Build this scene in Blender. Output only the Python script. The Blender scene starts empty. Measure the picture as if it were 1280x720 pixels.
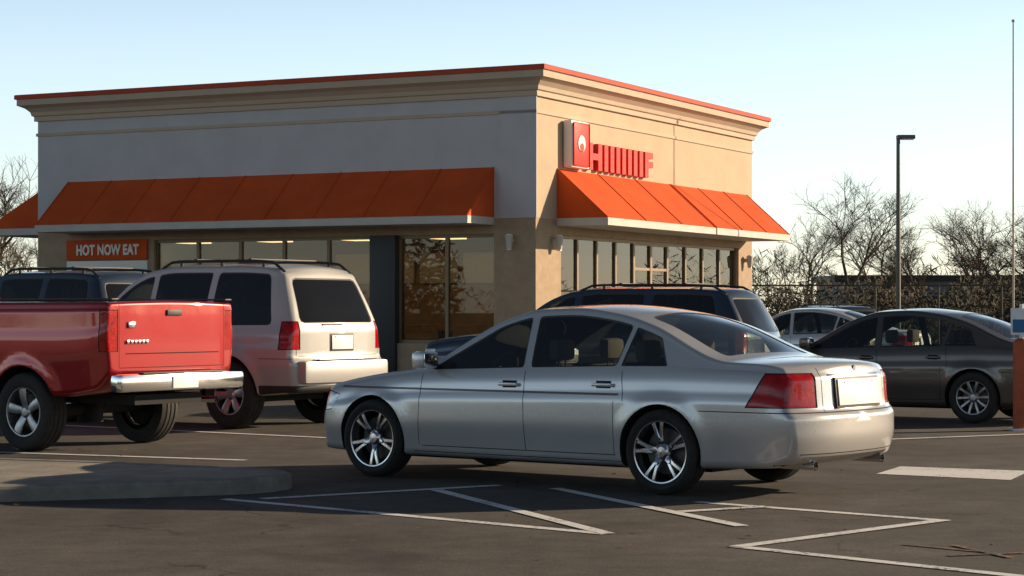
import bpy,bmesh,math,random
import numpy as np
from bisect import bisect_right
from mathutils import Vector,Matrix
from mathutils.bvhtree import BVHTree
from mathutils.interpolate import poly_3d_calc
random.seed(7)
scene=bpy.context.scene
COL=scene.collection
def link(o,parent=None):
    COL.objects.link(o)
    if parent is not None: o.parent=parent
    return o
def empty(name,loc=(0,0,0),rz=0,sc=(1,1,1)):
    e=bpy.data.objects.new(name,None); e.location=loc; e.rotation_euler=(0,0,rz); e.scale=sc
    e.empty_display_size=.3
    return link(e)
# ---------------------------------------------------------------- materials
def newmat(name):
    m=bpy.data.materials.new(name); m.use_nodes=True
    nt=m.node_tree; b=nt.nodes['Principled BSDF']; return m,nt,b
def pmat(name,col,rough=.5,metal=0,var=0.,vscale=3,bump=0,bscale=60,coat=0,spec=.5,emis=None,col2=None,bdist=.01):
    m,nt,b=newmat(name)
    b.inputs['Base Color'].default_value=(*col,1); b.inputs['Roughness'].default_value=rough
    b.inputs['Metallic'].default_value=metal; b.inputs['Coat Weight'].default_value=coat
    b.inputs['Coat Roughness'].default_value=.04; b.inputs['Specular IOR Level'].default_value=spec
    tc=nt.nodes.new('ShaderNodeTexCoord')
    if var>0 or col2:
        n=nt.nodes.new('ShaderNodeTexNoise'); n.inputs['Scale'].default_value=vscale; n.inputs['Detail'].default_value=8
        n.inputs['Roughness'].default_value=.65
        nt.links.new(tc.outputs['Object'],n.inputs['Vector'])
        r=nt.nodes.new('ShaderNodeValToRGB'); r.color_ramp.elements[0].position=.3; r.color_ramp.elements[1].position=.7
        c2=col2 if col2 else tuple(min(1,c*(1+var)) for c in col)
        c1=tuple(c*(1-var) for c in col) if not col2 else col
        r.color_ramp.elements[0].color=(*c1,1); r.color_ramp.elements[1].color=(*c2,1)
        nt.links.new(n.outputs['Fac'],r.inputs['Fac']); nt.links.new(r.outputs['Color'],b.inputs['Base Color'])
    if bump>0:
        n2=nt.nodes.new('ShaderNodeTexNoise'); n2.inputs['Scale'].default_value=bscale; n2.inputs['Detail'].default_value=6
        nt.links.new(tc.outputs['Object'],n2.inputs['Vector'])
        bp=nt.nodes.new('ShaderNodeBump'); bp.inputs['Strength'].default_value=bump; bp.inputs['Distance'].default_value=bdist
        nt.links.new(n2.outputs['Fac'],bp.inputs['Height']); nt.links.new(bp.outputs['Normal'],b.inputs['Normal'])
    if emis:
        b.inputs['Emission Color'].default_value=(*emis[0],1); b.inputs['Emission Strength'].default_value=emis[1]
    return m
def paintmat(name,col,metal=.55,rough=.32,dust=.35):
    m,nt,b=newmat(name); N=nt.nodes; L=nt.links
    tc=N.new('ShaderNodeTexCoord'); sep=N.new('ShaderNodeSeparateXYZ'); L.new(tc.outputs['Object'],sep.inputs[0])
    mr=N.new('ShaderNodeMapRange'); mr.inputs['From Min'].default_value=.25; mr.inputs['From Max'].default_value=.75
    mr.inputs['To Min'].default_value=1; mr.inputs['To Max'].default_value=.08
    L.new(sep.outputs['Z'],mr.inputs['Value'])
    n=N.new('ShaderNodeTexNoise'); n.inputs['Scale'].default_value=4; n.inputs['Detail'].default_value=9; n.inputs['Roughness'].default_value=.7
    L.new(tc.outputs['Object'],n.inputs['Vector'])
    mu=N.new('ShaderNodeMath'); mu.operation='MULTIPLY'; L.new(mr.outputs[0],mu.inputs[0]); L.new(n.outputs['Fac'],mu.inputs[1])
    mu2=N.new('ShaderNodeMath'); mu2.operation='MULTIPLY'; mu2.inputs[1].default_value=dust*1.6; mu2.use_clamp=True; L.new(mu.outputs[0],mu2.inputs[0])
    mx=N.new('ShaderNodeMix'); mx.data_type='RGBA'; mx.inputs['A'].default_value=(*col,1); mx.inputs['B'].default_value=(.16,.135,.11,1)
    L.new(mu2.outputs[0],mx.inputs['Factor']); 
    geo=N.new('ShaderNodeNewGeometry')
    mx2=N.new('ShaderNodeMix'); mx2.data_type='RGBA'; mx2.inputs['B'].default_value=(.02,.02,.02,1)
    L.new(geo.outputs['Backfacing'],mx2.inputs['Factor']); L.new(mx.outputs['Result'],mx2.inputs['A'])
    L.new(mx2.outputs['Result'],b.inputs['Base Color'])
    r2=N.new('ShaderNodeMath'); r2.operation='MULTIPLY_ADD'; r2.inputs[1].default_value=.5; r2.inputs[2].default_value=rough
    L.new(mu2.outputs[0],r2.inputs[0]); L.new(r2.outputs[0],b.inputs['Roughness'])
    b.inputs['Metallic'].default_value=metal
    co=N.new('ShaderNodeMath'); co.operation='SUBTRACT'; co.inputs[0].default_value=1; L.new(geo.outputs['Backfacing'],co.inputs[1])
    L.new(co.outputs[0],b.inputs['Coat Weight']); b.inputs['Coat Roughness'].default_value=.03
    return m
def glassmat(name,tint=(.3,.33,.31),rough=.02,ior=1.5,base=.04):
    m=bpy.data.materials.new(name); m.use_nodes=True; nt=m.node_tree; N=nt.nodes; L=nt.links
    N.remove(N['Principled BSDF']); out=N['Material Output']
    t=N.new('ShaderNodeBsdfTransparent'); t.inputs['Color'].default_value=(*tint,1)
    g=N.new('ShaderNodeBsdfGlossy'); g.inputs['Roughness'].default_value=rough; g.inputs['Color'].default_value=(.95,.97,1,1)
    f=N.new('ShaderNodeFresnel'); f.inputs['IOR'].default_value=ior
    ad=N.new('ShaderNodeMath'); ad.operation='ADD'; ad.inputs[1].default_value=base; ad.use_clamp=True; L.new(f.outputs[0],ad.inputs[0])
    d=N.new('ShaderNodeBsdfDiffuse'); d.inputs['Color'].default_value=(.22,.21,.19,1)
    m0=N.new('ShaderNodeMixShader'); m0.inputs[0].default_value=.03; L.new(t.outputs[0],m0.inputs[1]); L.new(d.outputs[0],m0.inputs[2])
    mx=N.new('ShaderNodeMixShader'); L.new(ad.outputs[0],mx.inputs[0]); L.new(m0.outputs[0],mx.inputs[1]); L.new(g.outputs[0],mx.inputs[2])
    L.new(mx.outputs[0],out.inputs[0]); return m

M={}
M['glass']=glassmat('tinted_glass',tint=(.60,.64,.60),base=.02)
M['dglass']=glassmat('privacy_glass',tint=(.05,.055,.06),base=.02)
M['wglass']=glassmat('window_glass',tint=(.50,.48,.42),base=0,rough=.01)
M['black']=pmat('black_plastic',(.018,.018,.019),.55,bump=.1,bscale=300)
M['well']=pmat('wheel_well',(.012,.012,.012),.9)
M['chrome']=pmat('chrome',(.75,.75,.77),.12,metal=1)
M['alloy']=pmat('alloy',(.62,.62,.64),.22,metal=1,var=.12,vscale=20)
M['alloyd']=pmat('alloy_dull',(.40,.40,.41),.35,metal=.9,var=.2,vscale=20)
M['rubber']=pmat('tyre_rubber',(.022,.021,.02),.8,var=.35,vscale=14,bump=.3,bscale=150)
M['disc']=pmat('brake_steel',(.09,.085,.08),.5,metal=.7)
M['red']=pmat('tail_lamp_red',(.36,.004,.006),.15,coat=.4,var=.4,vscale=13,bump=.15,bscale=40,spec=.3)
M['clear']=pmat('lamp_clear',(.62,.64,.66),.1,metal=.35,coat=1,bump=.6,bscale=30)
M['gap']=pmat('panel_gap',(.008,.008,.008),.9)
M['plate']=pmat('plate_white',(.78,.80,.82),.5,var=.06,vscale=5)
M['mould']=pmat('side_moulding',(.13,.075,.06),.4,coat=.3)
M['seat']=pmat('seat_fabric',(.12,.105,.085),.9,bump=.3)
M['dash']=pmat('dash_plastic',(.03,.03,.03),.8)
M['orangel']=pmat('amber_lamp',(.7,.2,.02),.2,coat=1)
# ---------------------------------------------------------------- generic mesh helpers
def meshobj(name,verts,faces,mats,parent=None,mi=None,smooth=False):
    me=bpy.data.meshes.new(name); me.from_pydata(verts,[],faces)
    for m in (mats if isinstance(mats,(list,tuple)) else [mats]): me.materials.append(m)
    if mi: me.polygons.foreach_set('material_index',mi)
    if smooth: me.polygons.foreach_set('use_smooth',[True]*len(me.polygons))
    me.update()
    return link(bpy.data.objects.new(name,me),parent)
def bmobj(name,bm,mats,parent=None,smooth=None):
    me=bpy.data.meshes.new(name); bm.to_mesh(me); bm.free()
    for m in (mats if isinstance(mats,(list,tuple)) else [mats]): me.materials.append(m)
    if smooth is not None:
        me.polygons.foreach_set('use_smooth',[True]*len(me.polygons)); me.set_sharp_from_angle(angle=math.radians(smooth))
    return link(bpy.data.objects.new(name,me),parent)
def addbox(bm,x0,x1,y0,y1,z0,z1,mi=0,bev=0,mtx=None):
    r=bmesh.ops.create_cube(bm,size=1)
    vs=r['verts']
    for v in vs:
        v.co=Vector(((x0+x1)/2+v.co.x*(x1-x0),(y0+y1)/2+v.co.y*(y1-y0),(z0+z1)/2+v.co.z*(z1-z0)))
    fs=list({f for v in vs for f in v.link_faces})
    for f in fs: f.material_index=mi
    if bev>0:
        es=list({e for v in vs for e in v.link_edges})
        rr=bmesh.ops.bevel(bm,geom=es,offset=bev,segments=2,affect='EDGES',profile=.6)
        for f in rr['faces']: f.material_index=mi
        vs=list({v for f in rr['faces'] for v in f.verts}|{v for v in vs if v.is_valid})
    if mtx is not None: bmesh.ops.transform(bm,matrix=mtx,verts=vs)
    return vs
def box(name,x0,x1,y0,y1,z0,z1,mat,parent=None,bev=0):
    bm=bmesh.new(); addbox(bm,x0,x1,y0,y1,z0,z1,0,bev)
    return bmobj(name,bm,mat,parent,35 if bev else None)
def addcyl(bm,p0,p1,r0,r1,seg=12,mi=0,cap=True):
    p0=Vector(p0);p1=Vector(p1); d=(p1-p0); L=d.length; d.normalize()
    a=d.orthogonal().normalized(); b=d.cross(a)
    A=[];B=[]
    for i in range(seg):
        t=2*math.pi*i/seg; o=a*math.cos(t)+b*math.sin(t)
        A.append(bm.verts.new(p0+o*r0)); B.append(bm.verts.new(p1+o*r1))
    for i in range(seg):
        f=bm.faces.new((A[i],A[(i+1)%seg],B[(i+1)%seg],B[i])); f.material_index=mi
    if cap:
        f=bm.faces.new(A[::-1]); f.material_index=mi
        f=bm.faces.new(B); f.material_index=mi
def lathe(bm,prof,seg,mi):
    rings=[]
    for r,y in prof:
        rings.append([bm.verts.new((r*math.cos(2*math.pi*i/seg),y,r*math.sin(2*math.pi*i/seg))) for i in range(seg)])
    for k in range(len(rings)-1):
        for i in range(seg):
            f=bm.faces.new((rings[k][i],rings[k][(i+1)%seg],rings[k+1][(i+1)%seg],rings[k+1][i])); f.material_index=mi
    return rings
# ---------------------------------------------------------------- wheels
def wheel_mesh(name,R,rR,w,style='star',n=5,alloy='alloy'):
    bm=bmesh.new(); h=w/2
    lathe(bm,[(rR-.004,h-.018),(rR+.012,h-.002),(rR+(R-rR)*.45,h+.008),(R-.035,h),(R-.012,h-.014),(R-.002,h-.035),(R,h*.55),(R-.009,h*.5),(R-.009,h*.42),(R,h*.37),
              (R,.01),(R-.009,.006),(R-.009,-.006),(R,-.01),(R,-h*.37),(R-.009,-h*.42),(R-.009,-h*.5),(R,-h*.55),(R-.012,-h+.014),(R-.05,-h),(rR,-h+.02)],56,0)
    lathe(bm,[(rR+.001,h-.016),(rR-.004,h-.008),(rR-.014,h-.01),(rR-.02,h-.03),(rR-.028,h*.2),(rR-.05,-h*.8)],56,1)
    lathe(bm,[(rR-.045,-h*.3),(.001,-h*.3)],32,3)
    lathe(bm,[(rR*.72,-.02),(rR*.72,.0),(rR*.3,.002),(.02,.002)],32,2)
    lathe(bm,[(.072,h-.075),(.07,h-.045),(.045,h-.032),(.04,h-.026),(.001,h-.024)],24,1)
    def spoke(a0,a1,w0,w1,r0=.05,r1=None,th=.028):
        r1=r1 or rR-.012
        vs=[]
        yo0=h-.045; yo1=h-.02
        for (r,a,wd,yo) in ((r0,a0,w0,yo0),((r0+r1)*.5,(a0+a1)/2,(w0+w1)/2,h-.022),(r1,a1,w1,yo1)):
            c=Vector((math.cos(a)*r,0,math.sin(a)*r)); t=Vector((-math.sin(a),0,math.cos(a)))
            for s,dy in ((-.5,-th),(-.5,-.006),(-.32,0),(.32,0),(.5,-.006),(.5,-th)):
                q=c+t*wd*s; q.y=yo+dy; vs.append(bm.verts.new(q))
        for k in range(2):
            for i in range(5):
                f=bm.faces.new((vs[k*6+i],vs[k*6+i+1],vs[k*6+6+i+1],vs[k*6+6+i])); f.material_index=1
    for i in range(n):
        a=2*math.pi*i/n+.3
        if style=='star':
            spoke(a-.10,a-.17,.03,.034); spoke(a+.10,a+.17,.03,.034); spoke(a,a,.07,.03,r1=rR*.45)
        elif style=='fat': spoke(a,a,.075,.11)
        else: spoke(a,a,.03,.04)
        aa=a+math.pi/n
        addcyl(bm,(math.cos(aa)*.055,h-.06,math.sin(aa)*.055),(math.cos(aa)*.055,h-.038,math.sin(aa)*.055),.009,.008,8,2)
    bmesh.ops.recalc_face_normals(bm,faces=bm.faces)
    me=bpy.data.meshes.new(name); bm.to_mesh(me); bm.free()
    for m in (M['rubber'],M[alloy],M['disc'],M['gap']): me.materials.append(m)
    me.polygons.foreach_set('use_smooth',[True]*len(me.polygons)); me.set_sharp_from_angle(angle=math.radians(35))
    return me
# ---------------------------------------------------------------- car body generator
def herm(pts):
    pts=sorted(pts); xs=[p[0] for p in pts]; ys=[p[1] for p in pts]; n=len(xs)
    d=[(ys[i+1]-ys[i])/(xs[i+1]-xs[i]) for i in range(n-1)]
    m=[d[0]]+[0 if d[i-1]*d[i]<=0 else 2*d[i-1]*d[i]/(d[i-1]+d[i]) for i in range(1,n-1)]+[d[-1]]
    def f(x):
        if x<=xs[0]: return ys[0]
        if x>=xs[-1]: return ys[-1]
        i=bisect_right(xs,x)-1; h=xs[i+1]-xs[i]; t=(x-xs[i])/h
        return (2*t**3-3*t*t+1)*ys[i]+(t**3-2*t*t+t)*h*m[i]+(-2*t**3+3*t*t)*ys[i+1]+(t**3-t*t)*h*m[i+1]
    return f
class Spec: pass
def mkspec(**k):
    S=Spec()
    d=dict(tumble=.36,crown=.035,rc=.07,bow=.14,bowF=.4,bowR=.2,pF=2.6,xm=-.4,flare=.014,r=.06,side=[(0,.965),(.1,.975),(.4,1.0),(.66,.997),(.715,.983),(.88,.968),(1,.942)],
           nose=[(0,0),(2,0)],tail=[(0,0),(2,0)],fl=.45,rl=.6,cap=.004)
    d.update(k)
    for a,b in d.items():
        if a in('ztop','zbot','zbelt','w','side','nose','tail'): b=herm(b)
        setattr(S,a,b)
    return S
def zedge(S,x):
    c=max(-1,min(1,(x-S.xm)/.5))
    return S.ztop(x+c*S.bow)-S.crown-S.rc
def make_body(S):
    W=max(S.w(x) for x in np.linspace(S.x0,S.x1,50))
    S.W=W
    def section(x):
        w=S.w(x); zb=S.zbot(x); c=max(-1,min(1,(x-S.xm)/.5))
        Zt=lambda yy: S.ztop(x+c*S.bow*yy*yy)-S.crown*yy*yy
        ztE=Zt(1); zbe=min(S.zbelt(x),ztE-.03); p=[]
        for fy in (0,.3,.6,.86): p.append((fy*w,zb))
        p.append((.93*w,zb+.012)); p.append((.962*w,zb+.04))
        n=18; z0=zb+.07
        for i in range(n+1):
            t=i/n; p.append((w*S.side(t),z0+(zbe-z0)*t))
        yb=w*S.side(1)-.004; h=ztE-zbe; rc=min(S.rc,h*.45)
        for i in range(1,11):
            dz=(h-rc)*i/10; y=yb-S.tumble*dz-.12*dz*dz; p.append((y,zbe+dz))
        yE,zE=p[-1]
        for i in range(1,6):
            a=i/5*math.pi/2; p.append((yE-rc*1.2*(1-math.cos(a)),zE+rc*math.sin(a)))
        yc=p[-1][0]
        for i in range(1,13):
            q=1-i/12; p.append((yc*q,Zt(q)))
        out=[]
        for (y,z) in p:
            if y>.8*w:
                for ax in S.axles:
                    rr=math.hypot(x-ax,z-S.axz); y+=S.flare*math.exp(-((rr-S.Ra)/.06)**2)
            out.append((y,z))
        return out
    def X(x,y,z):
        xf0=S.x1-S.fl; xr0=S.x0+S.rl; yy=abs(y)/W
        if x>xf0: q=((x-xf0)/(S.x1-xf0))**2; return x-q*(S.bowF*yy**S.pF+S.nose(z))
        if x<xr0: q=((xr0-x)/(xr0-S.x0))**2; return x+q*(S.bowR*yy**2.8+S.tail(z))
        return x
    st=[]; es=[1,.985,.94,.86,.72,.5,.25]
    for e in es: st.append((S.x0+S.r*(1-e),e))
    for x in np.linspace(S.x0+S.r,S.x1-S.r,104): st.append((float(x),0))
    for e in es[::-1]: st.append((S.x1-S.r*(1-e),e))
    V=[];rings=[]
    def ring(x,e,sc=1,dx=0):
        p=section(x); ins=S.r*(1-math.sqrt(max(0,1-e*e)))
        zc=(p[0][1]+p[-1][1])/2; H=(p[-1][1]-p[0][1])/2; w=max(q[0] for q in p)
        ky=(w-ins)/w*sc; kz=(H-ins)/H*sc
        full=[(y*ky,zc+(z-zc)*kz) for y,z in p]
        full=full+[(-y,z) for y,z in full[-2:0:-1]]
        idx=[]
        for y,z in full: idx.append(len(V)); V.append((X(x,y,z)+dx,y,z))
        return idx
    F=[]
    for x,e in st: rings.append(ring(x,e))
    n=len(rings[0])
    def skin(A,B,flip=False):
        for i in range(n):
            q=(A[i],A[(i+1)%n],B[(i+1)%n],B[i]); F.append(q[::-1] if flip else q)
    for a,b in zip(rings,rings[1:]): skin(a,b)
    for end,(xx,sg) in enumerate(((S.x1,1),(S.x0,-1))):
        prev=rings[-1] if sg>0 else rings[0]
        for sc in (.985,.95,.9,.82,.74,.66,.57,.48,.39,.3,.2,.1):
            r=ring(xx,1,sc,sg*S.cap*(1-sc*sc)); skin(prev,r,sg<0); prev=r
        c=len(V); V.append(tuple(np.mean([V[i] for i in prev],axis=0)))
        for i in range(n):
            q=(prev[i],prev[(i+1)%n],c); F.append(q if sg>0 else q[::-1])
    return V,F
def hs(n,d):
    n=Vector(n); l=n.length; return (n/l,d/l) # keep where n.p>=d
def poly_side(pts):
    c=Vector((sum(p[0] for p in pts)/len(pts),sum(p[1] for p in pts)/len(pts))); out=[]
    for a,b in zip(pts,pts[1:]+pts[:1]):
        e=Vector((b[0]-a[0],b[1]-a[1])); 
        if e.length<1e-4: continue
        nn=Vector((-e.y,e.x)).normalized()
        if nn.dot(c-Vector(a))<0: nn=-nn
        out.append((nn,nn.dot(Vector(a))))
    return out
def rpoly(pts,r,n=2):
    out=[]
    for i,p in enumerate(pts):
        a=Vector(pts[i-1]);b=Vector(p);c=Vector(pts[(i+1)%len(pts)])
        r1=min(r,(a-b).length*.45); r2=min(r,(c-b).length*.45)
        s=b+(a-b).normalized()*r1; e=b+(c-b).normalized()*r2
        for k in range(n+1):
            t=k/n; q=s*(1-t)**2+b*2*t*(1-t)+e*t*t; out.append((q.x,q.y))
    return out
def side_hs(pts): return [hs((n.x,0,n.y),d) for n,d in poly_side(pts)]
def top_hs(pts): return [hs((n.x,n.y,0),d) for n,d in poly_side(pts)]
def end_hs(pts): return [hs((0,n.x,n.y),d) for n,d in poly_side(pts)]
def cut(bm,H,filt,mi,inset=None,rim=None,bbox=None,ncl=None):
    cand=[f for f in bm.faces if f.material_index==0 and filt(f.normal,f.calc_center_median())]
    cand=[f for f in cand if all(max(n.dot(v.co) for v in f.verts)>=d-1e-6 for n,d in H)]
    for n,d in H:
        vs={v for f in cand for v in f.verts}; ed={e for f in cand for e in f.edges}
        g=list(vs)+list(ed)+cand
        r=bmesh.ops.bisect_plane(bm,geom=g,dist=1e-5,plane_co=n*d,plane_no=n)
        cand=[x for x in r['geom'] if isinstance(x,bmesh.types.BMFace)]
        cand=[f for f in cand if n.dot(f.calc_center_median())>=d-1e-6]
    for f in cand: f.material_index=mi
    if inset and cand:
        r=bmesh.ops.inset_region(bm,faces=cand,thickness=inset[0],depth=inset[1],use_even_offset=True,use_boundary=True)
        for f in r['faces']:
            f.material_index=rim; 
            if ncl: f[ncl]=0
    return cand
SL=['paint','well','glass','red','chrome','clear','gap','black','mould','dglass','orangel']
IDX={n:i for i,n in enumerate(SL)}
def build_body_mesh(name,S,cuts,boxes=()):
    V,F=make_body(S)
    base=bpy.data.meshes.new(name+'_base'); base.from_pydata(V,[],F); base.update()
    bmb=bmesh.new(); bmb.from_mesh(base); bmesh.ops.recalc_face_normals(bmb,faces=bmb.faces); bmb.to_mesh(base); bmb.free(); base.update()
    co=[v.co.copy() for v in base.vertices]; no=[v.normal.copy() for v in base.vertices]
    tris=[]
    for p in base.polygons:
        vs=list(p.vertices)
        for k in range(1,len(vs)-1): tris.append((vs[0],vs[k],vs[k+1]))
    bvh=BVHTree.FromPolygons(co,tris)
    for i in range(2): base.materials.append(M['black'])
    ob=link(bpy.data.objects.new('tmp',base))
    bm=bmesh.new()
    for ax in S.axles:
        for s in (1,-1):
            y0,y1=(S.W-.34)*s,(S.W+.3)*s
            seg=48; A=[];B=[]
            for i in range(seg):
                t=2*math.pi*(i+.37)/seg
                A.append(bm.verts.new((ax+S.Ra*math.cos(t),y0,S.axz+S.Ra*math.sin(t)))); B.append(bm.verts.new((ax+S.Ra*math.cos(t),y1,S.axz+S.Ra*math.sin(t))))
            for i in range(seg): bm.faces.new((A[i],A[(i+1)%seg],B[(i+1)%seg],B[i]))
            bm.faces.new(A); bm.faces.new(B)
    for b in boxes: addbox(bm,*b)
    bmesh.ops.recalc_face_normals(bm,faces=bm.faces)
    for f in bm.faces: f.material_index=1
    cm=bpy.data.meshes.new('cutter'); bm.to_mesh(cm); bm.free()
    for i in range(2): cm.materials.append(M['black'])
    co_=link(bpy.data.objects.new('cutter',cm))
    md=ob.modifiers.new('b','BOOLEAN'); md.operation='DIFFERENCE'; md.object=co_; md.solver='EXACT'; md.material_mode='INDEX'
    dg=bpy.context.evaluated_depsgraph_get()
    me=bpy.data.meshes.new_from_object(ob.evaluated_get(dg)); me.name=name
    bpy.data.objects.remove(ob); bpy.data.objects.remove(co_)
    bm=bmesh.new(); bm.from_mesh(me); ncl=bm.faces.layers.int.new('cn')
    for f in bm.faces: f[ncl]=1 if f.material_index==0 else 0
    bm.normal_update()
    for c in cuts:
        H,filt,mi=c[0],c[1],c[2]; ins=c[3] if len(c)>3 else None; rim=IDX[c[4]] if len(c)>4 else 6
        cut(bm,H,filt,IDX[mi],ins,rim,ncl=ncl); bm.normal_update()
    flags=[f[ncl] for f in bm.faces]; mids=[f.material_index for f in bm.faces]
    bm.to_mesh(me); bm.free()
    me.materials.clear()
    for s in SL: me.materials.append(M.get(s,M['black']))
    me.polygons.foreach_set('material_index',mids)
    me.polygons.foreach_set('use_smooth',[True]*len(me.polygons)); me.update()
    nl=[None]*len(me.loops); cache={}
    for p in me.polygons:
        fn=p.normal.copy()
        for li in p.loop_indices:
            if not flags[p.index]: nl[li]=fn; continue
            vi=me.loops[li].vertex_index
            if vi not in cache:
                loc,nn,ti,dd=bvh.find_nearest(me.vertices[vi].co)
                t=tris[ti]; w=poly_3d_calc([co[k] for k in t],loc)
                q=sum((no[t[k]]*w[k] for k in range(3)),Vector()); cache[vi]=q.normalized()
            nn=cache[vi]
            nl[li]=nn if nn.dot(fn)>.2 else fn
    me.normals_split_custom_set(nl)
    S.bvh=bvh
    return me
def hit(S,o,d):
    r=S.bvh.ray_cast(Vector(o),Vector(d).normalized()); return r[0],r[1]
NY=lambda s:(lambda n,c:n.y*s>.25)
def window_cut(S,xa,xb,lean_a=0,lean_b=0,mi='glass',bot=.03,topo=.025,r=.03):
    n=7; pts=[]
    zb=lambda x:S.zbelt(x)+bot
    A=(xa,zb(xa)); B=(xb,zb(xb))
    top=[]
    xat,xbt=xa+lean_a,xb+lean_b
    for i in range(n+1):
        x=xat+(xbt-xat)*i/n; z=zedge(S,x)-topo
        if z>zb(x)+.02: top.append((x,z))
    pts=[A]+top+[B]
    pts=rpoly(pts,r,2) if r else pts
    return [(side_hs(pts),NY(s),mi,(.014,-.006),'black') for s in (1,-1)]
def vline(S,x,z0,z1,slope=0,w=.0035):
    dx=slope; out=[]
    n=Vector((1,0,-dx)).normalized(); d=n.dot(Vector((x,0,(z0+z1)/2)))
    H=[hs(n,d-w),hs(-n,-d-w),hs((0,0,1),z0),hs((0,0,-1),-z1)]
    return [(H,NY(s),'gap') for s in (1,-1)]
def hline(x0,x1,z,w=.0035,mi='gap',slope=0):
    n=Vector((-slope,0,1)).normalized(); d=n.dot(Vector(((x0+x1)/2,0,z)))
    H=[hs(n,d-w),hs(-n,-d-w),hs((1,0,0),x0),hs((-1,0,0),-x1)]
    return [(H,NY(s),mi) for s in (1,-1)]
def rearline_h(z,y0,y1,w=.004,mi='gap',xmax=-1.5):
    return [([hs((0,0,1),z-w),hs((0,0,-1),-z-w),hs((0,1,0),y0),hs((0,-1,0),-y1),hs((-1,0,0),-xmax)],lambda n,c:n.x<-.2,mi)]
def rearline_v(y,z0,z1,w=.004,xmax=-1.5):
    return [([hs((0,1,0),y-w),hs((0,-1,0),-y-w),hs((0,0,1),z0),hs((0,0,-1),-z1),hs((-1,0,0),-xmax)],lambda n,c:n.x<-.1,'gap')]
# ---- specs
SED=mkspec(x0=-2.72,x1=2.52,axles=(1.56,-1.42),axz=.335,Ra=.375,
 ztop=[(-2.72,.97),(-2.66,1.03),(-2.4,1.06),(-2.05,1.075),(-1.97,1.09),(-1.3,1.36),(-.95,1.445),(-.45,1.49),(0,1.475),(.3,1.405),(1.08,1.0),(1.18,.972),(1.6,.92),(2.1,.83),(2.4,.74),(2.52,.66)],
 zbot=[(-2.72,.3),(-2.4,.24),(-1,.2),(1.5,.2),(2.52,.22)],
 zbelt=[(-2.72,.9),(-2.3,.975),(-1.6,.985),(0,.95),(1,.915),(1.6,.855),(2.1,.76),(2.52,.6)],
 w=[(-2.72,.86),(-2.3,.91),(-1.5,.935),(0,.94),(1.3,.935),(2.0,.895),(2.52,.80)],
 bow=.07,crown=.03,rc=.045,tumble=.38,
 bowF=.5,bowR=.22,fl=.5,rl=.65,nose=[(.2,.04),(.45,0),(.62,.05),(.75,.12)],tail=[(.25,.06),(.5,0),(.62,.0),(.7,.05),(.95,.07)],r=.05)
cs=[]
cs+=window_cut(SED,.92,-.06,lean_a=-.04,lean_b=.03,bot=.02,topo=.012)
cs+=window_cut(SED,-.13,-.98,lean_a=.03,lean_b=-.08,bot=.02,topo=.012)
cs+=window_cut(SED,-1.02,-1.46,lean_a=-.08,lean_b=.10,r=.015,bot=.02,topo=.015)
cs+=[(top_hs(rpoly([(-1.10,.55),(-1.88,.66),(-1.92,0),(-1.88,-.66),(-1.10,-.55),(-1.06,0)],.06)),lambda n,c:n.z>.3,'glass',(.018,-.006),'black')]
cs+=[(top_hs(rpoly([(.30,.55),(.92,.69),(1.03,.3),(1.03,-.3),(.92,-.69),(.30,-.55)],.05)),lambda n,c:n.z>.3,'glass',(.018,-.006),'black')]
for s in (1,-1):
    cs+=[([hs((-1,0,-.55),2.26-.55*.84),hs((0,0,1),.70),hs((-.0,0,-1),-.965),hs((0,s,0),.56)],lambda n,c:True,'red',(.008,-.006),'gap')]
    cs+=[([hs((1,0,.6),2.0+.6*.66),hs((.12,0,1),.565+.12*2.1),hs((.2,0,-1),-.735+.2*2.1),hs((0,s,0),.42)],lambda n,c:n.z<.75,'clear',(.008,-.005),'gap')]
cs+=vline(SED,1.02,.3,.90,slope=-.05)+vline(SED,-.095,.3,.945,slope=.03)+vline(SED,-1.06,.72,.96,slope=.12)+vline(SED,-.985,.3,.72,slope=.0)
cs+=hline(-1.0,1.0,.295)+hline(-1.1,1.1,.245,w=.003)
cs+=hline(-1.03,1.95,.775,w=.009,mi='mould')
cs+=hline(-2.45,-1.78,.665)
cs+=rearline_h(.665,-.9,.9)+rearline_v(.5,.67,1.0)+rearline_v(-.5,.67,1.0)+rearline_h(.945,-.42,.42,w=.009,mi='chrome')+rearline_h(.31,-.72,.72,w=.02,mi='chrome')+rearline_h(.35,-.75,.75,w=.004)
cs+=[([hs((0,0,-1),-.27),hs((-1,0,0),2.0)],lambda n,c:n.x<-.3,'black')]
cs+=[(end_hs([(-.42,.45),(.42,.45),(.46,.6),(-.46,.6)]),lambda n,c:n.x>.4 ,'black')]
sed_mesh=build_body_mesh('sedan_body',SED,cs)

SUV=mkspec(x0=-2.38,x1=2.42,axles=(1.45,-1.38),axz=.39,Ra=.45,
 ztop=[(-2.38,1.80),(-2.3,1.83),(-2.0,1.86),(-1.5,1.885),(-.3,1.89),(.2,1.84),(.45,1.74),(1.1,1.24),(1.2,1.2),(1.6,1.16),(2.1,1.09),(2.36,1.0),(2.42,.92)],
 zbot=[(-2.38,.42),(-1,.34),(1.5,.34),(2.42,.38)],
 zbelt=[(-2.38,1.15),(0,1.13),(1.0,1.10),(1.6,1.06),(2.1,.98),(2.42,.84)],
 w=[(-2.38,.88),(-2.1,.93),(-1.5,.95),(1.3,.95),(2.0,.92),(2.42,.86)],
 tumble=.22,crown=.035,rc=.05,bow=.10,bowF=.25,bowR=.10,fl=.4,rl=.9,tail=[(.35,-.03),(.75,-.03),(.82,.02),(1.1,.02),(1.3,.09),(1.85,.36)],nose=[(.4,.0),(.6,0),(1,.06)],r=.06,flare=.03,xm=-.5)
cu=[]
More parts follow.
